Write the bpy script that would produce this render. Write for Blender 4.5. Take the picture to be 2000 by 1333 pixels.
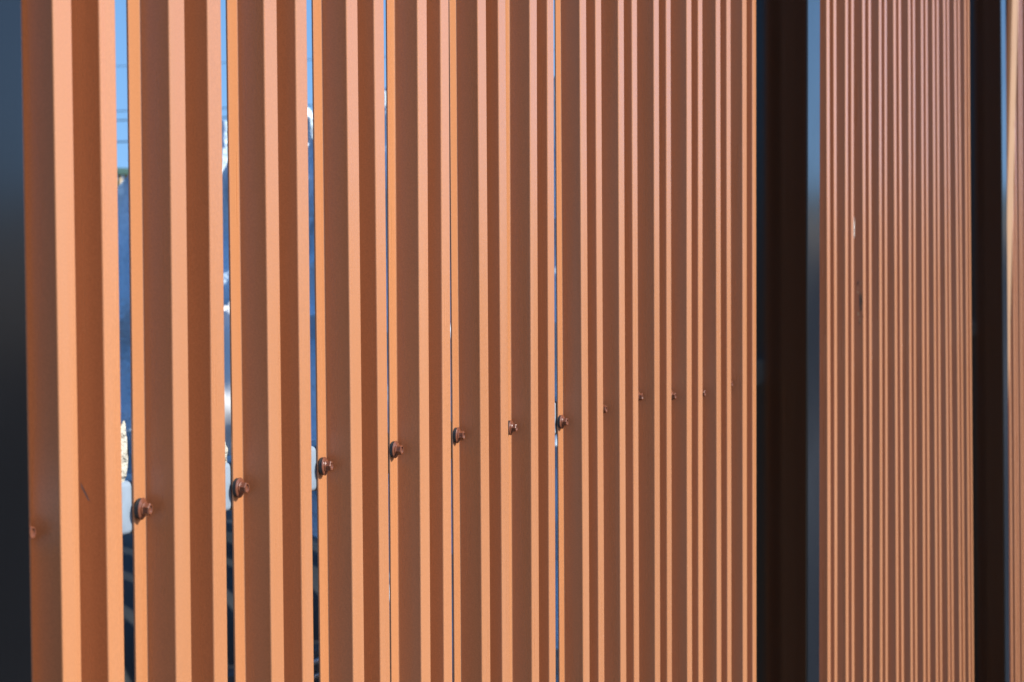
import bpy, bmesh, math, random
from mathutils import Vector, Matrix, noise

# ------------------------------------------------------------------ scene, camera, light
scene = bpy.context.scene
for o in list(bpy.data.objects):
    bpy.data.objects.remove(o, do_unlink=True)
col = scene.collection
R = math.radians
EYE = 1.60                     # camera height; the fence runs along +X, camera at X=0, Y=0
YAW, PITCH, ROLL = R(17.58265), R(3.11901), R(-0.32753)

fw = Vector((math.cos(YAW)*math.cos(PITCH), math.sin(YAW)*math.cos(PITCH), -math.sin(PITCH)))
rt = Vector((math.sin(YAW), -math.cos(YAW), 0))
up = rt.cross(fw)
r2 = rt*math.cos(ROLL) + up*math.sin(ROLL)
u2 = -rt*math.sin(ROLL) + up*math.cos(ROLL)
cam = bpy.data.cameras.new('camera')
cam.sensor_width = 36; cam.sensor_fit = 'HORIZONTAL'
cam.lens = 4900/2000*36
cam.clip_start = 0.05; cam.clip_end = 3000
cam.dof.use_dof = True; cam.dof.focus_distance = 1.95; cam.dof.aperture_fstop = 24
camo = bpy.data.objects.new('camera', cam); col.objects.link(camo)
m = Matrix((r2, u2, -fw)).transposed().to_4x4(); m.translation = Vector((0, 0, EYE))
camo.matrix_world = m
scene.camera = camo

SUN_EL = R(37)
SUN_H = Vector((0.122, -1, 0)).normalized()
SUN = Vector((SUN_H.x*math.cos(SUN_EL), SUN_H.y*math.cos(SUN_EL), math.sin(SUN_EL)))
w = bpy.data.worlds.new('World'); scene.world = w; w.use_nodes = True
nt = w.node_tree; nt.nodes.clear()
sky = nt.nodes.new('ShaderNodeTexSky'); sky.sky_type = 'NISHITA'; sky.sun_disc = False
sky.sun_elevation = SUN_EL; sky.sun_rotation = math.atan2(SUN_H.x, SUN_H.y)
sky.altitude = 300; sky.air_density = 1.0; sky.dust_density = 0.9; sky.ozone_density = 2.0
bg = nt.nodes.new('ShaderNodeBackground'); bg.inputs['Strength'].default_value = 0.125
out = nt.nodes.new('ShaderNodeOutputWorld')
tcw = nt.nodes.new('ShaderNodeTexCoord'); lift = nt.nodes.new('ShaderNodeVectorMath'); lift.operation = 'ADD'
lift.inputs[1].default_value = (0, 0, .22)
nrmz = nt.nodes.new('ShaderNodeVectorMath'); nrmz.operation = 'NORMALIZE'
nt.links.new(tcw.outputs['Generated'], lift.inputs[0]); nt.links.new(lift.outputs[0], nrmz.inputs[0]); nt.links.new(nrmz.outputs[0], sky.inputs['Vector'])
hsv = nt.nodes.new('ShaderNodeHueSaturation'); hsv.inputs['Saturation'].default_value = 1.22
nt.links.new(sky.outputs[0], hsv.inputs['Color']); nt.links.new(hsv.outputs[0], bg.inputs[0]); nt.links.new(bg.outputs[0], out.inputs[0])
sl = bpy.data.lights.new('sun', 'SUN'); sl.energy = 5.0; sl.angle = R(0.53); sl.color = (1, 0.955, 0.89)
so = bpy.data.objects.new('sun', sl); col.objects.link(so); so.location = (0, -5, 8)
so.rotation_euler = (-SUN).to_track_quat('-Z', 'Y').to_euler()
vs = scene.view_settings
vs.view_transform = 'Standard'; vs.look = 'None'; vs.gamma = 1; vs.use_curve_mapping = False
vs.exposure = 0.79
scene.cycles.max_bounces = 8

# ------------------------------------------------------------------ helpers
def tag(o, label=None, cat=None, group=None, kind=None):
    if label: o['label'] = label
    if cat: o['category'] = cat
    if group: o['group'] = group
    if kind: o['kind'] = kind
    return o
def link(name, mesh, mat=None, parent=None):
    o = bpy.data.objects.new(name, mesh); col.objects.link(o)
    if mat is not None and not mesh.materials: mesh.materials.append(mat)
    if parent is not None: o.parent = parent
    return o
def empty(name, loc=(0, 0, 0)):
    o = bpy.data.objects.new(name, None); col.objects.link(o); o.location = loc
    o.empty_display_size = .1
    return o
def bm_obj(name, bm, mat, parent=None, smooth=None):
    bmesh.ops.recalc_face_normals(bm, faces=bm.faces)
    me = bpy.data.meshes.new(name); bm.to_mesh(me); bm.free()
    if smooth is not None:
        for p in me.polygons: p.use_smooth = True
        me.set_sharp_from_angle(angle=R(smooth))
    return link(name, me, mat, parent)
def add_box(bm, x0, x1, y0, y1, z0, z1, bev=0, seg=2):
    v = [bm.verts.new((x, y, z)) for x in (x0, x1) for y in (y0, y1) for z in (z0, z1)]
    f = [(0,1,3,2),(4,6,7,5),(0,4,5,1),(2,3,7,6),(0,2,6,4),(1,5,7,3)]
    fs = [bm.faces.new([v[i] for i in q]) for q in f]
    if bev:
        es = list({e for q in fs for e in q.edges})
        bmesh.ops.bevel(bm, geom=es, offset=bev, segments=seg, affect='EDGES', profile=.5)
def sheet(name, x0, x1, y0, y1, z, mat, kind='structure', n=1):
    bm = bmesh.new()
    vs_ = [bm.verts.new(p) for p in ((x0,y0,z),(x1,y0,z),(x1,y1,z),(x0,y1,z))]
    bm.faces.new(vs_)
    return tag(bm_obj(name, bm, mat), kind=kind)
def tube(bm, pts, rad, n=8, cap=True):
    rings = []
    for i, p in enumerate(pts):
        a = pts[max(i-1, 0)]; b = pts[min(i+1, len(pts)-1)]
        t = (Vector(b)-Vector(a)).normalized()
        s = t.cross(Vector((0, 0, 1)))
        if s.length < 1e-3: s = t.cross(Vector((0, 1, 0)))
        s.normalize(); q = s.cross(t)
        r = rad[i] if isinstance(rad, (list, tuple)) else rad
        rings.append([bm.verts.new(Vector(p)+r*(math.cos(k*2*math.pi/n)*s+math.sin(k*2*math.pi/n)*q)) for k in range(n)])
    for a, b in zip(rings, rings[1:]):
        for k in range(n): bm.faces.new((a[k], a[(k+1)%n], b[(k+1)%n], b[k]))
    if cap: bm.faces.new(rings[0]); bm.faces.new(rings[-1][::-1])

# ------------------------------------------------------------------ materials
def mat(name, colr, rough=.5, spec=.5, metal=0, coat=0, coat_r=.1, bump=None, vary=None, noise_rough=None):
    m = bpy.data.materials.new(name); m.use_nodes = True
    n = m.node_tree.nodes; l = m.node_tree.links; b = n['Principled BSDF']
    b.inputs['Base Color'].default_value = (*colr, 1); b.inputs['Roughness'].default_value = rough
    b.inputs['Specular IOR Level'].default_value = spec; b.inputs['Metallic'].default_value = metal
    b.inputs['Coat Weight'].default_value = coat; b.inputs['Coat Roughness'].default_value = coat_r
    tc = n.new('ShaderNodeTexCoord')
    if vary:                                   # (scale, amount, detail)
        nz = n.new('ShaderNodeTexNoise'); nz.inputs['Scale'].default_value = vary[0]; nz.inputs['Detail'].default_value = vary[2]
        l.new(tc.outputs['Object'], nz.inputs['Vector'])
        hs = n.new('ShaderNodeMix'); hs.data_type = 'RGBA'
        hs.inputs['A'].default_value = (*[c*(1-vary[1]) for c in colr], 1)
        hs.inputs['B'].default_value = (*[min(1, c*(1+vary[1])) for c in colr], 1)
        l.new(nz.outputs['Fac'], hs.inputs['Factor']); l.new(hs.outputs['Result'], b.inputs['Base Color'])
    if noise_rough:
        nz = n.new('ShaderNodeTexNoise'); nz.inputs['Scale'].default_value = noise_rough[0]; nz.inputs['Detail'].default_value = 4
        l.new(tc.outputs['Object'], nz.inputs['Vector'])
        mr = n.new('ShaderNodeMapRange'); mr.inputs[1].default_value = .3; mr.inputs[2].default_value = .7
        mr.inputs[3].default_value = noise_rough[1]; mr.inputs[4].default_value = noise_rough[2]
        l.new(nz.outputs['Fac'], mr.inputs[0]); l.new(mr.outputs[0], b.inputs['Roughness'])
    if bump:                                   # (scale, strength, distance)
        nz = n.new('ShaderNodeTexNoise'); nz.inputs['Scale'].default_value = bump[0]; nz.inputs['Detail'].default_value = 3
        l.new(tc.outputs['Object'], nz.inputs['Vector'])
        bp = n.new('ShaderNodeBump'); bp.inputs['Strength'].default_value = bump[1]; bp.inputs['Distance'].default_value = bump[2]
        l.new(nz.outputs['Fac'], bp.inputs['Height']); l.new(bp.outputs['Normal'], b.inputs['Normal'])
    return m

def paint_material():
    """powder coated steel: fine orange-peel grain, pale flecks, long faint streaks of dust"""
    m = bpy.data.materials.new('copper_powder_coat'); m.use_nodes = True
    n = m.node_tree.nodes; l = m.node_tree.links; b = n['Principled BSDF']
    tc = n.new('ShaderNodeTexCoord'); geo = n.new('ShaderNodeNewGeometry')
    fine = n.new('ShaderNodeTexNoise'); fine.inputs['Scale'].default_value = 900; fine.inputs['Detail'].default_value = 2
    l.new(geo.outputs['Position'], fine.inputs['Vector'])
    mp = n.new('ShaderNodeMapping'); mp.inputs['Scale'].default_value = (60, 60, 3)
    l.new(geo.outputs['Position'], mp.inputs['Vector'])
    streak = n.new('ShaderNodeTexNoise'); streak.inputs['Scale'].default_value = 1; streak.inputs['Detail'].default_value = 2
    l.new(mp.outputs[0], streak.inputs['Vector'])
    a = n.new('ShaderNodeMix'); a.data_type = 'RGBA'
    a.inputs['A'].default_value = (*PAINT, 1)
    a.inputs['B'].default_value = (*[c*1.18 for c in PAINT], 1)
    r1 = n.new('ShaderNodeMapRange'); r1.inputs[1].default_value = .35; r1.inputs[2].default_value = .72
    l.new(fine.outputs['Fac'], r1.inputs[0]); l.new(r1.outputs[0], a.inputs['Factor'])
    d = n.new('ShaderNodeMix'); d.data_type = 'RGBA'
    d.inputs['B'].default_value = (.30, .19, .12, 1)
    oi = n.new('ShaderNodeObjectInfo'); ov = n.new('ShaderNodeMapRange'); ov.inputs[3].default_value = .955; ov.inputs[4].default_value = 1.035
    l.new(oi.outputs['Random'], ov.inputs[0])
    sc_ = n.new('ShaderNodeVectorMath'); sc_.operation = 'SCALE'
    l.new(a.outputs['Result'], sc_.inputs[0]); l.new(ov.outputs[0], sc_.inputs['Scale'])
    l.new(sc_.outputs[0], d.inputs['A'])
    r2_ = n.new('ShaderNodeMapRange'); r2_.inputs[1].default_value = .45; r2_.inputs[2].default_value = .9; r2_.inputs[4].default_value = .16
    l.new(streak.outputs['Fac'], r2_.inputs[0]); l.new(r2_.outputs[0], d.inputs['Factor'])
    l.new(d.outputs['Result'], b.inputs['Base Color'])
    rr = n.new('ShaderNodeMapRange'); rr.inputs[1].default_value = .3; rr.inputs[2].default_value = .75
    rr.inputs[3].default_value = .24; rr.inputs[4].default_value = .36
    l.new(streak.outputs['Fac'], rr.inputs[0]); l.new(rr.outputs[0], b.inputs['Roughness'])
    b.inputs['Specular IOR Level'].default_value = .75
    bp = n.new('ShaderNodeBump'); bp.inputs['Strength'].default_value = .25; bp.inputs['Distance'].default_value = .0003
    l.new(fine.outputs['Fac'], bp.inputs['Height']); l.new(bp.outputs['Normal'], b.inputs['Normal'])
    return m
PAINT = (.342, .1415, .0565)
M_PAINT = paint_material()
M_SCREW = mat('screw_red_brown', (.13, .042, .02), .3, .5)
M_RUBBER = mat('black_rubber', (.015, .015, .016), .6)
M_POST = mat('graphite_post_paint', (.0032, .003, .003), .17, .42, noise_rough=(9, .15, .2))
M_RAIL = mat('galvanised_steel', (.25, .315, .38), .38, .5, .25, vary=(70, .28, 6))
M_ASPHALT = mat('asphalt', (.014, .021, .032), .95, .12, bump=(300, .5, .01), vary=(3, .25, 6))
M_PATH = mat('dark_paving', (.019, .026, .037), .95, .12, bump=(150, .4, .01), vary=(2, .25, 6))
M_GRAVEL = mat('pale_gravel', (.09, .105, .125), .95, .12, bump=(90, .8, .02), vary=(2.5, .35, 8))
M_BOUNCE = mat('pale_bounce_concrete', (.40, .355, .30), .9, .2, bump=(120, .4, .01), vary=(1.5, .15, 6))  # kept pale and warm for the bounce it gives
M_EARTH = mat('brown_earth', (.13, .10, .07), .9, bump=(25, .7, .05), vary=(1.2, .4, 8))
M_KERB = mat('kerb_concrete', (.12, .12, .125), .85, vary=(6, .2, 6))
M_HILL = mat('dark_wooded_hill', (.035, .045, .035), .95, vary=(.05, .4, 8))
M_WOOD = mat('pale_pine', (.62, .42, .22), .6)
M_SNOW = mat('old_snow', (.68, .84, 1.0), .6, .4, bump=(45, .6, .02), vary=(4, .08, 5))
M_CAR = mat('dark_grey_car_paint', (.013, .015, .016), .5, .22, noise_rough=(6, .42, .55))
M_BLACK = mat('black_plastic', (.012, .012, .013), .45, bump=(120, .3, .004))
M_GLASSD = mat('dark_glass', (.01, .012, .014), .04, .7)
M_TYRE = mat('tyre_rubber', (.02, .02, .02), .8)
M_ALLOY = mat('alloy_wheel', (.5, .5, .52), .3, .5, .9)
M_LENS = mat('clear_lamp_lens', (.6, .62, .65), .08, .6, .3)
M_RED = mat('red_lamp_lens', (.35, .01, .01), .1, .6)
M_WHITE = mat('white_plastic', (.78, .78, .76), .4, vary=(9, .06, 4))
M_CREAM = mat('cream_foam', (.40, .38, .31), .8, bump=(160, .8, .01), vary=(60, .15, 5))
M_BEIGE = mat('beige_boards', (.34, .27, .17), .7, vary=(4, .15, 5))
M_GREEN = mat('dark_green_metal', (.03, .07, .055), .5)
M_WIRE = mat('grey_cable', (.10, .13, .17), .6)
M_POLE = mat('weathered_pole_concrete', (.32, .31, .29), .85, vary=(3, .2, 6))
M_CHIP = mat('bare_pale_chip', (.80, .76, .68), .5, vary=(400, .1, 3))
M_SCUFF = mat('scuffed_bare_metal', (.15, .095, .05), .45, .5, 0, vary=(260, .95, 4), bump=(500, .8, .002))
M_FLECK = mat('pale_yellow_fleck', (.48, .36, .2), .5)
M_SCRATCH = mat('grey_scratch', (.16, .12, .11), .6, vary=(300, .4, 3))

def wood_nodes(m):
    n = m.node_tree.nodes; l = m.node_tree.links; b = n['Principled BSDF']
    geo = n.new('ShaderNodeTexCoord')
    mp = n.new('ShaderNodeMapping'); mp.inputs['Scale'].default_value = (110, 110, 5)
    l.new(geo.outputs['Object'], mp.inputs['Vector'])
    nz = n.new('ShaderNodeTexNoise'); nz.inputs['Detail'].default_value = 5; nz.inputs['Scale'].default_value = 1; nz.inputs['Distortion'].default_value = .6
    l.new(mp.outputs[0], nz.inputs['Vector'])
    cr = n.new('ShaderNodeValToRGB')
    cr.color_ramp.elements[0].position = .3; cr.color_ramp.elements[0].color = (.33, .19, .09, 1)
    cr.color_ramp.elements[1].position = .7; cr.color_ramp.elements[1].color = (.22, .115, .05, 1)
    l.new(nz.outputs['Fac'], cr.inputs[0])
    # one knot
    vm = n.new('ShaderNodeVectorMath'); vm.operation = 'DISTANCE'
    vm.inputs[1].default_value = (.035*.4, 0, KNOT)
    mp2 = n.new('ShaderNodeMapping'); mp2.inputs['Scale'].default_value = (.4, 0, .6)
    l.new(geo.outputs['Object'], mp2.inputs['Vector']); l.new(mp2.outputs[0], vm.inputs[0])
    rg = n.new('ShaderNodeMapRange'); rg.inputs[1].default_value = .002; rg.inputs[2].default_value = .008
    rg.inputs[3].default_value = 1; rg.inputs[4].default_value = 0
    l.new(vm.outputs['Value'], rg.inputs[0])
    mx = n.new('ShaderNodeMix'); mx.data_type = 'RGBA'; mx.inputs['B'].default_value = (.22, .10, .04, 1)
    l.new(cr.outputs[0], mx.inputs['A']); l.new(rg.outputs[0], mx.inputs['Factor']); l.new(mx.outputs['Result'], b.inputs['Base Color'])
KNOT = 1.77*.6
wood_nodes(M_WOOD)

# ------------------------------------------------------------------ the setting
FY = 0.6401                     # plane of the picket flanges
GZ = 0.0
sheet('ground', -1500, 1500, -1500, 1500, GZ-.06, M_EARTH)
sheet('yard', -20, 40, FY+.12, 30, GZ-.052, M_EARTH)
sheet('footpath', -60, 120, -1.95, FY+.11, GZ, M_PATH)
sheet('bounce_apron', -14, .93, -14, FY+.109, GZ+.004, M_BOUNCE)  # added unseen pale ground, bounces warm fill onto the shaded picket walls
sheet('gravel_strip', .94, 120, -1.94, -1.15, GZ+.005, M_GRAVEL)
bm = bmesh.new(); add_box(bm, .94, 120, -2.11, -1.955, -.2, .012, .015); tag(bm_obj('kerb', bm, M_KERB, smooth=40), kind='structure')
sheet('road', -120, 400, -14.0, -2.12, -.05, M_ASPHALT)
bm = bmesh.new()
nseg = 240; rings = []
for i in range(nseg):
    a = i/nseg*2*math.pi
    h = 1.6 + 4*noise.fractal(Vector((math.cos(a)*7, math.sin(a)*7, 3)), 1, 2, 5) + 2.2
    h = max(3.0, h) 
    ring = []
    for k, (rad, f) in enumerate(((330, 0), (350, .55), (380, .9), (420, 1), (520, .6))):
        ring.append(bm.verts.new((rad*math.cos(a), rad*math.sin(a), h*f - .1)))
    rings.append(ring)
for i in range(nseg):
    for k in range(4):
        bm.faces.new((rings[i][k], rings[(i+1) % nseg][k], rings[(i+1) % nseg][k+1], rings[i][k+1]))
tag(bm_obj('hills', bm, M_HILL), kind='structure')

# ------------------------------------------------------------------ fence pickets
DEP = .0178
def arc_corner(p, q, s, rad, n=3):
    """fillet of corner q between p and s"""
    a = (Vector(p)-Vector(q)); b = (Vector(s)-Vector(q))
    la, lb = a.length, b.length; a.normalize(); b.normalize()
    ang = a.angle(b); t = min(rad/math.tan(ang/2), la*.36, lb*.36)
    A = Vector(q)+a*t; B = Vector(q)+b*t
    res = [A+a*t*.25]
    for i in range(n+1):
        f = i/n
        res.append((A*(1-f)**2 + Vector(q)*2*f*(1-f) + B*f*f))
    res.append(B+b*t*.25)
    return res
prof = [(0.0, .0013), (0, 0), (.0143, 0), (.0163, -DEP), (.0366, -DEP), (.0386, -.0002), (.0664, -.0002),
        (.0684, -DEP), (.0872, -DEP), (.0892, 0), (.1035, 0), (.1035, .0013)]
pl = [Vector(prof[0])]
for i in range(1, len(prof)-1):
    pl += arc_corner(prof[i-1], prof[i], prof[i+1], .0008 if i in (1, 10) else .0011)
pl.append(Vector(prof[-1]))
TH = .00055
def offset_line(pts, d):
    res = []
    for i, p in enumerate(pts):
        a = pts[max(i-1, 0)]; b = pts[min(i+1, len(pts)-1)]
        t = (b-a).normalized(); res.append(p + Vector((-t.y, t.x))*d)
    return res
back = offset_line(pl, TH)      # away from the viewer
ring2d = pl + back[::-1]
def picket_mesh(z0, z1, nz, seed):
    bm = bmesh.new(); rows = []
    for k in range(nz+1):
        z = z0+(z1-z0)*k/nz
        wob = .0011*noise.noise(Vector((seed*7.3, z*1.7, 0)))
        wy = .0010*noise.noise(Vector((seed*3.1, z*1.1, 9)))
        rows.append([bm.verts.new((p.x+wob, p.y+wy, z)) for p in ring2d])
    n = len(ring2d)
    for a, b in zip(rows, rows[1:]):
        for i in range(n):
            bm.faces.new((a[i], a[(i+1) % n], b[(i+1) % n], b[i]))
    m_ = len(pl)
    for r in (rows[0], rows[-1]):
        for i in range(m_-1):
            bm.faces.new((r[i], r[i+1], r[n-2-i], r[n-1-i]))
    bmesh.ops.recalc_face_normals(bm, faces=bm.faces)
    me = bpy.data.meshes.new('picket'); bm.to_mesh(me); bm.free()
    for p in me.polygons: p.use_smooth = True
    me.set_sharp_from_angle(angle=R(42))
    me.materials.append(M_PAINT)
    return me
ZB, ZT = -EYE+.06, .95          # picket ends relative to eye level (origin of pickets at eye level)
MESHES = [picket_mesh(ZB, ZT, 14, s) for s in range(9)]

def screw_meshes():
    # hexagon head screw with flange and dished face, axis -Y; origin on the flange surface
    bm = bmesh.new()
    def ringv(r, y, n=24, hexa=0):
        vs_ = []
        for k in range(n):
            a = k*2*math.pi/n
            rr = r
            if hexa:
                aa = (a % (math.pi/3)) - math.pi/6
                rr = r*((1-hexa) + hexa*.93/math.cos(aa))
            vs_.append(bm.verts.new((rr*math.cos(a), y, rr*math.sin(a))))
        return vs_
    rs = [ringv(.0046, -.0034), ringv(.0046, -.0041), ringv(.0037, -.0044, hexa=.6), ringv(.0035, -.0047, hexa=1), ringv(.0034, -.0073, hexa=1),
          ringv(.0030, -.0078, hexa=.8), ringv(.0024, -.0078), ringv(.0019, -.0070), ringv(.0002, -.0069)]
    for a, b in zip(rs, rs[1:]):
        for k in range(24): bm.faces.new((a[k], a[(k+1) % 24], b[(k+1) % 24], b[k]))
    bmesh.ops.recalc_face_normals(bm, faces=bm.faces)
    s = bpy.data.meshes.new('screw'); bm.to_mesh(s)
    bm.clear()
    rs = [ringv(.0063, -.0024), ringv(.0065, -.0027), ringv(.0063, -.0030), ringv(.0050, -.0036), ringv(.0022, -.0037)]
    for a, b in zip(rs, rs[1:]):
        for k in range(24): bm.faces.new((a[k], a[(k+1) % 24], b[(k+1) % 24], b[k]))
    wsh = bpy.data.meshes.new('washer'); bmesh.ops.recalc_face_normals(bm, faces=bm.faces); bm.to_mesh(wsh)
    bm.clear()
    rs = [ringv(.0056, .0), ringv(.0060, -.0003), ringv(.0061, -.0019), ringv(.0059, -.0025), ringv(.002, -.0025)]
    for a, b in zip(rs, rs[1:]):
        for k in range(24): bm.faces.new((a[k], a[(k+1) % 24], b[(k+1) % 24], b[k]))
    sl_ = bpy.data.meshes.new('seal_ring'); bmesh.ops.recalc_face_normals(bm, faces=bm.faces); bm.to_mesh(sl_); bm.free()
    for me, mt in ((s, M_SCREW), (wsh, M_SCREW), (sl_, M_RUBBER)):
        for p in me.polygons: p.use_smooth = True
        me.set_sharp_from_angle(angle=R(28)); me.materials.append(mt)
    return s, wsh, sl_
SCREW, WASHER, SEAL = screw_meshes()
rnd = random.Random(4)

def rail_z(X): return -.1699 - .0228*(X-1.178)
def make_rail(parent, x0, x1, dz, ly=0):
    """hollow square tube from post to post, following the fall of the ground"""
    bm = bmesh.new(); rows = []
    h, dp, rc = .0312, .025, .0035
    sect = []
    for (cy, cz, a0) in ((dp-rc, h/2-rc, 0), (rc, h/2-rc, 90), (rc, -h/2+rc, 180), (dp-rc, -h/2+rc, 270)):
        for k in range(5):
            a = R(a0+k*22.5); sect.append((cy+rc*math.cos(a), cz+rc*math.sin(a)))
    for X in (x0, x1):
        zc = rail_z(X)+dz
        yo = FY+.0019 + (ly(X)*zc if ly else 0)
        rows.append([bm.verts.new((X, yo+a, EYE+zc+b)) for a, b in sect])
    n = len(sect)
    for k in range(n): bm.faces.new((rows[0][k], rows[0][(k+1) % n], rows[1][(k+1) % n], rows[1][k]))
    bm.faces.new(rows[0]); bm.faces.new(rows[1][::-1])
    return bm_obj('rail', bm, M_RAIL, parent, smooth=35)

def put_picket(parent, i, X, leanx, leany):
    o = link('picket', MESHES[i % len(MESHES)], None, parent)
    # shear-free small rotations about eye level
    o.matrix_local = Matrix.Translation((X, FY, EYE)) @ Matrix.Rotation(math.atan(leanx), 4, 'Y') @ Matrix.Rotation(-math.atan(leany), 4, 'X') @ Matrix.Rotation(R(rnd.uniform(-.5, .5)), 4, 'Z')
    return o
def put_screw(pk, z, rot):
    base = Matrix.Translation((.0042, -.0001, z)) @ Matrix.Rotation(R(rnd.uniform(-4, 4)), 4, 'X') @ Matrix.Rotation(R(rnd.uniform(-5, 5)), 4, 'Z') @ Matrix.Rotation(rot, 4, 'Y')
    for nm, me in (('screw', SCREW), ('washer', WASHER), ('seal_ring', SEAL)):
        o = link(nm, me, None, pk); o.matrix_local = base

X1 = [1.1618, 1.3011, 1.4394, 1.5817, 1.7238, 1.8641, 2.0033, 2.1549, 2.2874, 2.4224, 2.5608, 2.6977, 2.8351]
L1 = [-.0003, .0013, -.0008, -.0027, .0072, .0014, .0039, -.0018, .001, .0013, .0002, -.0006, .0006]
SZ = [-.1699, -.1736, -.1768, -.1778, -.1795, -.1817, -.1878, -.1958, -.1949, -.1928, -.2026, -.2097, -.2094]
p1 = empty('picket_fence', (0, 0, 0))
tag(p1, 'nearest and widest copper-brown metal picket fence section, with a line of hex screws', 'fence', 'copper-brown fence sections')
PK1 = []
for i, X in enumerate(X1):
    pk = put_picket(p1, i, X, L1[i], 0); PK1.append(pk)
    put_screw(pk, SZ[i], rnd.uniform(0, 1))
for dz in (0, .80, -.98): make_rail(p1, 1.0592, 2.9998, dz)

X2 = [3.0985, 3.2240, 3.3692, 3.5157, 3.658, 3.8089, 3.9543, 4.1082, 4.2505, 4.3927, 4.5367, 4.6842, 4.8267]
LX2 = [-.008, -.010, -.0133, -.0167, -.0256, -.0237, -.0468, -.0461, -.0483, -.0607, -.0784, -.0898, -.0882]
X2 = X2[1:]; LX2 = LX2[1:]
p2 = empty('picket_fence', (0, 0, 0))
tag(p2, 'copper-brown metal picket fence section between the two dark posts at right, slightly out of focus', 'fence', 'copper-brown fence sections')
PK2 = []
for i, X in enumerate(X2):
    PK2.append(put_picket(p2, i+4, X, 0, -LX2[i]*.622/(X+.05)))
def ly2(X): return .0025 + (X-3.37)*.0064
for dz in (0, .80, -.98): make_rail(p2, 3.0803, 5.0298, dz, ly2)
p3 = empty('picket_fence', (0, 0, 0))
tag(p3, 'farthest copper-brown metal picket fence section, a sliver at the right edge', 'fence', 'copper-brown fence sections')
for i in range(13):
    put_picket(p3, i+2, 5.205+.141*i, 0, .0115)
def ly3(X): return .0115
for dz in (0, .80, -.98): make_rail(p3, 5.1103, 7.06, dz, ly3)

# ------------------------------------------------------------------ posts
def post(x0, x1, y0, y1, ly, label):
    root = empty('fence_post', (x0, y0, 0)); tag(root, label, 'fence post', 'graphite fence posts')
    bm = bmesh.new(); add_box(bm, 0, x1-x0, 0, y1-y0, -.3, EYE+1.05, .0022, 3)
    for v in bm.verts: v.co.y += ly*(v.co.z-EYE)
    bm_obj('shaft', bm, M_POST, root)
    bm = bmesh.new(); add_box(bm, -.002, x1-x0+.002, -.002, y1-y0+.002, EYE+1.0505, EYE+1.064, .003, 2)
    for v in bm.verts: v.co.y += ly*(v.co.z-EYE)
    bm_obj('cap', bm, M_BLACK, root, smooth=40)
    return root
post(.9788, 1.0588, .575, .66, 0, 'dark graphite fence post cut by the left edge of the picture')
post(3.0, 3.08, .575, .66, 0, 'dark graphite square fence post between the near and the second fence section')
post(5.03, 5.11, .575, .66, .0115, 'dark graphite fence post near the right edge, before the last section')

# ------------------------------------------------------------------ marks on the paint
def blob(name, parent, pts3, mat_):
    bm = bmesh.new(); vs_ = [bm.verts.new(p) for p in pts3]; c = bm.verts.new(sum((Vector(p) for p in pts3), Vector())/len(pts3))
    for i in range(len(vs_)): bm.faces.new((vs_[i], vs_[(i+1) % len(vs_)], c))
    return bm_obj(name, bm, mat_, parent)
def wall_point(f, z, lift=.0004):
    """point on the left wall of a picket, f=0 at the foot, 1 at the ridge"""
    return Vector((.0143+.002*f-lift, -DEP*f, z))
def ragged(zc, hz, fc, hf, n, seed, place):
    rr = random.Random(seed); pts = []
    for k in range(n):
        a = k*2*math.pi/n; s = rr.uniform(.55, 1.1)
        pts.append(place(fc+hf*s*math.cos(a), zc+hz*s*math.sin(a)))
    return pts
# long pale chip on the second ridge of one picket, brown scuff on the wall of the next one
blob('paint_chip', PK2[2], ragged(-.036, .0165, .0855, .0026, 16, 3, lambda f, z: Vector((f, -DEP-.0004, z))), M_CHIP)
tag(blob('scuff', PK2[3], ragged(-.146, .013, .76, .15, 24, 5, wall_point), M_SCUFF), 'brown scuffed patch of bare metal')
sr = random.Random(12)
for k in range(22):
    z = -.148+.03*sr.uniform(-1, 1); f = .74+.22*sr.uniform(-1, 1)-(z+.148)*4
    blob('scuff_fleck', PK2[3], ragged(z, sr.uniform(.0015, .005), min(f, .97), sr.uniform(.02, .07), 7, 11+k, lambda f_, z_: wall_point(f_, z_, .0007)), sr.choice((M_SCUFF, M_FLECK, M_SCRATCH)))
def w2_point(f, z): return Vector((.0664+.002*f-.0004, -.0002-(DEP-.0002)*f, z))
# short grey scratch on the inner wall of the first picket
blob('scratch', PK1[0], [w2_point(.16, -.150), w2_point(.22, -.152), w2_point(.34, -.156), w2_point(.46, -.1605), w2_point(.40, -.1600), w2_point(.27, -.156), w2_point(.18, -.153)], M_SCRATCH)
for k, (i, xx, z) in enumerate(((1, .0862, -.235), (2, .0863, -.236), (3, .0866, -.233), (5, .0865, -.23))):
    blob('paint_fleck', PK2[i], ragged(z, .0016, xx, .0006, 7, 31+k, lambda f, z_: Vector((f, -DEP-.0004, z_))), M_CHIP)

# ------------------------------------------------------------------ wooden lath leaning at the far panel
lath = empty('wooden_board', (5.155, .6105, .03))
tag(lath, 'pale pine board with a knot leaning beside the farthest dark post', 'board')
bm = bmesh.new(); add_box(bm, -.055, .055, -.006, .006, 0, 2.42, .0012, 2)
lo = bm_obj('plank', bm, M_WOOD, lath, smooth=40); lo.matrix_local = Matrix.Rotation(math.atan(.18), 4, 'Y')

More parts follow.
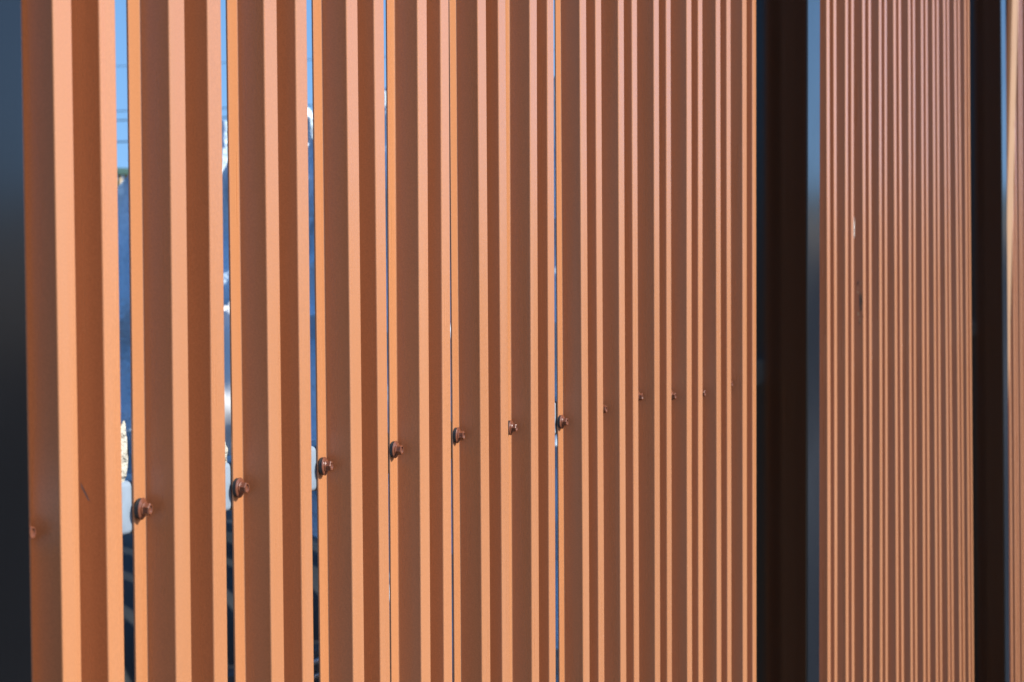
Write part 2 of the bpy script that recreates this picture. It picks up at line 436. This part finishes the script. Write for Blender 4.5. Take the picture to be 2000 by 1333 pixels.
# ------------------------------------------------------------------ cream lumps on the rail
def lump(name, label, X, zc, sx, sz, seed, mt):
    bm = bmesh.new(); bmesh.ops.create_icosphere(bm, subdivisions=4, radius=1)
    for v in bm.verts:
        d = 1 + .35*noise.fractal(v.co*1.6+Vector((seed, 0, 0)), 1, 2, 4)
        v.co = Vector((v.co.x*sx*d, v.co.y*.004*d, v.co.z*sz*d))
    o = bm_obj(name, bm, mt, None, smooth=80); o.location = (X, FY+.0062, EYE+zc)
    return tag(o, label, 'lump')
lump('foam_lump', 'small cream ragged lump on the grey rail in the leftmost slit', 1.2935, rail_z(1.2935)+.0156+.0165, .0085, .019, 2, M_CREAM)
lump('foam_lump', 'small pale curved lump on the grey rail in the second slit', 1.4335, rail_z(1.4335)+.0156+.006, .006, .009, 8, M_CREAM)

# ------------------------------------------------------------------ dark car parked nose to the fence
def make_car(loc, rz):
    root = empty('parked_car', loc); root.rotation_euler.z = rz
    tag(root, 'dark grey car parked nose to the fence, glimpsed through the lower slits', 'car')
    # local x: 0 at the nose to 4.25 at the tail, y: width, z: up
    st = [  # x, half width, z bottom, z top, crown
        (0.00, .58, .38, .58, .00), (.04, .68, .26, .70, .01), (.14, .75, .22, .765, .02), (.30, .80, .20, .80, .03), (.70, .835, .19, .86, .035),
        (1.10, .85, .19, .93, .03), (1.40, .855, .19, .955, .0), (2.2, .86, .19, .965, 0), (3.0, .86, .19, .98, 0),
        (3.6, .85, .20, .99, .0), (3.95, .82, .24, .985, .01), (4.15, .77, .28, .95, .01), (4.25, .66, .36, .86, 0)]
    bm = bmesh.new(); rings = []
    for (x, hw, zb, zt, cr) in st:
        sec = [(-hw*.86, zb), (-hw*.97, zb+.06), (-hw, zb+(zt-zb)*.45), (-hw*.985, zb+(zt-zb)*.72), (-hw*.95, zt-.035), (-hw*.86, zt-.004), (-hw*.5, zt+cr*.8), (0, zt+cr),
               (hw*.5, zt+cr*.8), (hw*.86, zt-.004), (hw*.95, zt-.035), (hw*.985, zb+(zt-zb)*.72), (hw, zb+(zt-zb)*.45), (hw*.97, zb+.06), (hw*.86, zb)]
        rings.append([bm.verts.new((x, y, z)) for y, z in sec])
    for a, b in zip(rings, rings[1:]):
        for k in range(len(a)): bm.faces.new((a[k], a[(k+1) % len(a)], b[(k+1) % len(a)], b[k]))
    bm.faces.new(rings[0]); bm.faces.new(rings[-1][::-1])
    body = bm_obj('body', bm, M_CAR, root, smooth=60)
    md = body.modifiers.new('subd', 'SUBSURF'); md.levels = 2; md.render_levels = 2
    # greenhouse
    bm = bmesh.new()
    gs = [(1.12, .70, .935, .70), (1.85, .60, 1.40, .60), (2.5, .60, 1.455, .60), (3.2, .58, 1.42, .58), (4.0, .62, 1.0, .62)]
    lower = [(1.12, .78, .93), (1.85, .80, .955), (2.5, .80, .96), (3.2, .79, .97), (4.0, .74, .975)]
    rings = []
    for (x, hw, z, _), (xl, hl, zl) in zip(gs, lower):
        rings.append([bm.verts.new(p) for p in ((xl, -hl, zl), (x, -hw, z), (x, -hw*.5, z+.02), (x, hw*.5, z+.02), (x, hw, z), (xl, hl, zl))])
    for a, b in zip(rings, rings[1:]):
        for k in range(5): bm.faces.new((a[k], a[k+1], b[k+1], b[k]))
    bm.faces.new(rings[0]); bm.faces.new(rings[-1][::-1])
    bm_obj('cabin', bm, M_CAR, root, smooth=35)
    def quad(name, pts, m_, par=root):
        bm = bmesh.new(); q = [Vector(p) for p in pts]
        nrm = (q[1]-q[0]).cross(q[2]-q[0]).normalized()*.004
        a = [bm.verts.new(p+nrm) for p in q]; b = [bm.verts.new(p-nrm) for p in q]
        bm.faces.new(a); bm.faces.new(b[::-1])
        for k in range(len(q)): bm.faces.new((a[k], a[(k+1) % len(q)], b[(k+1) % len(q)], b[k]))
        return bm_obj(name, bm, m_, par)
    quad('windshield', ((1.17, -.66, .985), (1.17, .66, .985), (1.795, .56, 1.392), (1.795, -.56, 1.392)), M_GLASSD)
    quad('rear_window', ((3.28, -.52, 1.39), (3.28, .52, 1.39), (3.93, .58, 1.05), (3.93, -.58, 1.05)), M_GLASSD)
    for s in (-1, 1):
        quad('side_window', ((1.5, s*.79, 1.0), (2.45, s*.805, 1.0), (2.45, s*.635, 1.40), (1.95, s*.64, 1.37)), M_GLASSD)
        quad('side_window', ((2.53, s*.805, 1.0), (3.55, s*.785, 1.02), (3.25, s*.625, 1.36), (2.53, s*.635, 1.40)), M_GLASSD)
        bm = bmesh.new(); bmesh.ops.create_icosphere(bm, subdivisions=3, radius=1)
        for v in bm.verts: v.co = Vector((v.co.x*.06, v.co.y*.11, v.co.z*.07))
        o = bm_obj('mirror', bm, M_BLACK, root, smooth=60); o.location = (1.5, s*.95, 1.03)
        bm = bmesh.new(); bmesh.ops.create_icosphere(bm, subdivisions=3, radius=1)
        for v in bm.verts: v.co = Vector((v.co.x*.13, v.co.y*.17, v.co.z*.065))
        o = bm_obj('headlight', bm, M_LENS, root, smooth=60); o.location = (.13, s*.58, .655)
        bm = bmesh.new(); add_box(bm, 4.17, 4.24, -.1, .1, .74, .90, .02); o = bm_obj('tail_light', bm, M_RED, root, smooth=40); o.location.y = s*.62
        for xw in (.83, 3.4):
            wh = empty('wheel', (xw, s*.76, .31)); wh.parent = root
            bm = bmesh.new(); n = 32
            pr = [(.20, -.085), (.29, -.095), (.31, -.07), (.312, 0), (.31, .07), (.29, .095), (.20, .085)]
            rr = [[bm.verts.new((r*math.cos(k*2*math.pi/n), y, r*math.sin(k*2*math.pi/n))) for k in range(n)] for r, y in pr]
            for a, b in zip(rr, rr[1:]):
                for k in range(n): bm.faces.new((a[k], a[(k+1) % n], b[(k+1) % n], b[k]))
            bm_obj('tyre', bm, M_TYRE, wh, smooth=40)
            bm = bmesh.new()
            for k in range(7):
                a = k*2*math.pi/7; c, sn = math.cos(a), math.sin(a)
                q = [bm.verts.new((r*c-t*sn, s*y, r*sn+t*c)) for r, t, y in ((.03, -.025, .075), (.205, -.02, .07), (.205, .02, .07), (.03, .025, .075))]
                q2 = [bm.verts.new((v.co.x, v.co.y-s*.025, v.co.z)) for v in q]
                bm.faces.new(q); bm.faces.new(q2[::-1])
                for j in range(4): bm.faces.new((q[j], q[(j+1) % 4], q2[(j+1) % 4], q2[j]))
            for r0, r1_ in ((.188, .207), (0.0, .05)):
                ra = [bm.verts.new((r1_*math.cos(k*2*math.pi/n), s*.082, r1_*math.sin(k*2*math.pi/n))) for k in range(n)]
                rb = [bm.verts.new((max(r0, .001)*math.cos(k*2*math.pi/n), s*.078, max(r0, .001)*math.sin(k*2*math.pi/n))) for k in range(n)]
                rc_ = [bm.verts.new((r1_*math.cos(k*2*math.pi/n), -s*.06, r1_*math.sin(k*2*math.pi/n))) for k in range(n)]
                for k in range(n):
                    bm.faces.new((ra[k], ra[(k+1) % n], rb[(k+1) % n], rb[k])); bm.faces.new((ra[k], ra[(k+1) % n], rc_[(k+1) % n], rc_[k]))
            bm_obj('rim', bm, M_ALLOY, wh)
            bm = bmesh.new()
            arc = []
            for k in range(17):
                a = math.pi*k/16
                arc.append([bm.verts.new((xw+r*math.cos(a), s*y, .31+r*math.sin(a))) for r, y in ((.33, .845), (.365, .868), (.375, .84))])
            for a, b in zip(arc, arc[1:]):
                for j in range(2): bm.faces.new((a[j], a[j+1], b[j+1], b[j]))
            bm_obj('wheel_arch', bm, M_BLACK, root)
    bm = bmesh.new(); add_box(bm, -.035, .05, -.42, .42, .545, .655, .012); gr = bm_obj('grille', bm, M_BLACK, root, smooth=40)
    for k in range(4):
        bm = bmesh.new(); add_box(bm, -.047, -.036, -.40, .40, .560+k*.024, .568+k*.024, .002); bm_obj('grille_bar', bm, M_ALLOY, gr)
    bm = bmesh.new(); add_box(bm, -.05, .12, -.66, .66, .24, .50, .05, 3); bp = bm_obj('bumper', bm, M_BLACK, root, smooth=50)
    bm = bmesh.new(); add_box(bm, -.064, -.052, -.26, .26, .36, .47, .003); bm_obj('blank_plate', bm, M_WHITE, bp)
    bm = bmesh.new(); tube(bm, [(1.10, -.1, .975), (1.22, -.25, 1.04), (1.35, -.52, 1.125)], .008, 6); bm_obj('wiper', bm, M_BLACK, root)
    for ch in list(root.children):
        if ch.type == 'MESH' and ch.name.split('.')[0] != 'wheel_arch':
            for q in (ch, *ch.children):
                for v in q.data.vertices: v.co.z *= 1.18
            ch.location.z *= 1.18
    return root
make_car((4.40, 1.93, GZ-.05), R(90-10.2))

# ------------------------------------------------------------------ white sack on the bonnet
bm = bmesh.new(); bmesh.ops.create_icosphere(bm, subdivisions=5, radius=1)
for v in bm.verts:
    d = 1 + .16*noise.fractal(v.co*1.5+Vector((4, 1, 0)), 1, 2, 4) + .03*noise.noise(v.co*9)
    pinch = 1-.45*max(0, v.co.z)**2
    v.co = Vector((v.co.x*.135*d*pinch, v.co.y*.12*d*pinch, max(-.72, v.co.z)*.215*d))
sk = bm_obj('plastic_sack', bm, M_WHITE, None, smooth=80); sk.location = (4.95, 2.21, 1.16)
tag(sk, 'crumpled white plastic sack on the dark car, glimpsed through the second slit', 'sack')

# ------------------------------------------------------------------ heap of old snow
bm = bmesh.new()
x0, x1, y0, y1 = 6.5, 9.6, 1.45, 5.0
NX, NY = 170, 200
def pile_h(u, v):
    P = ((0, 1.93), (.2, 1.92), (.27, 1.90), (.34, 1.84), (.41, 1.785), (.48, 1.63), (.6, 1.5), (1.01, 1.3))
    h = 1.3
    for (a, ha), (b, hb) in zip(P, P[1:]):
        if a <= v <= b: h = ha+(hb-ha)*(v-a)/(b-a); break
    h -= .5*u
    return h
rows = []
def heap_pt(u, v):
    """u,v in -.25..1.25; outside 0..1 the heap falls to the ground"""
    uu = min(1, max(0, u)); vv = min(1, max(0, v))
    h = pile_h(uu, vv)
    ou = abs(u-uu); ov = abs(v-vv); over = max(ou, ov)/.22
    over = min(1, over)
    x = x0+(x1-x0)*uu; y = y0+(y1-y0)*vv
    z = h*(1-over)+.02*over
    spread = .34*over
    if u < 0: x -= spread
    if u > 1: x += spread
    if v < 0: y -= spread*.6
    if v > 1: y += spread
    p = Vector((x, y, z))
    wr = noise.fractal(Vector((p.x*1.6, p.y*1.6, p.z*1.8)), .9, 2.1, 5)
    folds = noise.ridged_multi_fractal(Vector((p.x*1.3+3, p.y*1.3, p.z*3.2)), 1.0, 2.0, 4, 1.0, 2.0)
    crump = 1.0 if over < .12 else .6
    q = p.z*3.1 + 1.2*noise.noise(Vector((p.x*.8, p.y*.9, p.z*.5)))
    p.x -= .11*(1-(q % 1.0))*min(1, over*4)
    hi = min(1, max(0, (p.z-1.25)/.35)); nb = noise.fractal(p*8.5, 1, 2, 3)
    p += Vector((-.15*nb, -.06*nb, .06*nb))*hi
    p.z += .05*noise.noise(p*9)*(1-over)
    p += Vector((-.07*wr-.05*folds, -.06*wr, (.06*wr+.05*(folds-.8)+.035*noise.noise(p*6))*crump*(1-over*.6)))
    return p
grid = []
for i in range(NX+1):
    u = -.22+1.44*i/NX
    grid.append([bm.verts.new(heap_pt(u, -.22+1.44*j/NY)) for j in range(NY+1)])
for i in range(NX):
    for j in range(NY): bm.faces.new((grid[i][j], grid[i+1][j], grid[i+1][j+1], grid[i][j+1]))
tp = bm_obj('snow_heap', bm, M_SNOW, None, smooth=70)
tag(tp, 'tall heap of old snow in blue shade with a sunlit crumbly crest, behind the fence', 'snow heap')

# ------------------------------------------------------------------ beige board fence beyond
bf = empty('board_fence', (20.8, 9.4, .12)); tag(bf, 'distant beige board fence with dark green cap, above the snow heap', 'fence')
board = None
for k in range(34):
    if board is None:
        bm = bmesh.new(); add_box(bm, -.03, .03, -.012, .012, 0, 1.74, .004); board = bm_obj('board', bm, M_BEIGE, bf)
        o = board
    else:
        o = board.copy(); col.objects.link(o); o.parent = bf
    o.location = (-2.0+k*.115, 0, 0)
bm = bmesh.new(); add_box(bm, -2.1, 1.95, .05, .08, .3, 1.70, .004); bm_obj('backing_sheet', bm, M_GREEN, bf)
bm = bmesh.new(); add_box(bm, -2.1, 1.95, -.05, .12, 1.742, 1.80, .01); bm_obj('cap_rail', bm, M_GREEN, bf)

# ------------------------------------------------------------------ overhead wires with their poles
def pole(x, y, label):
    r_ = empty('utility_pole', (x, y, 0)); tag(r_, label, 'pole', 'utility poles')
    bm = bmesh.new(); tube(bm, [(0, 0, -.2), (0, 0, 3), (0, 0, 6.4)], [.13, .11, .085], 12); bm_obj('pole_shaft', bm, M_POLE, r_, smooth=50)
    bm = bmesh.new(); add_box(bm, -.05, .05, -.8, .8, 5.74, 5.84, .01); bm_obj('crossarm', bm, M_POLE, r_)
    return r_
PA, PB = (62, 4.0), (66, 66.0)
pole(*PA, 'concrete utility pole far away, hidden behind the near fence')
pole(*PB, 'concrete utility pole far away to the left, carrying the overhead wires')
for k, (za, zb, sag) in enumerate(((5.86, 5.86, .35), (4.76, 4.76, .5), (4.55, 4.55, .55), (4.1, 4.1, .7))):
    pts = []
    for i in range(25):
        f = i/24
        pts.append((PA[0]+(PB[0]-PA[0])*f, PA[1]+(PB[1]-PA[1])*f, (za+(zb-za)*f) - 4*sag*f*(1-f)))
    bm = bmesh.new(); tube(bm, pts, (.010, .014, .02, .022)[k], 6)
    tag(bm_obj('overhead_wire', bm, M_WIRE, None, smooth=60),
        ('topmost', 'second highest', 'third highest', 'lowest')[k] + ' thin overhead wire across the sky in the leftmost slit', 'wire', 'overhead wires')
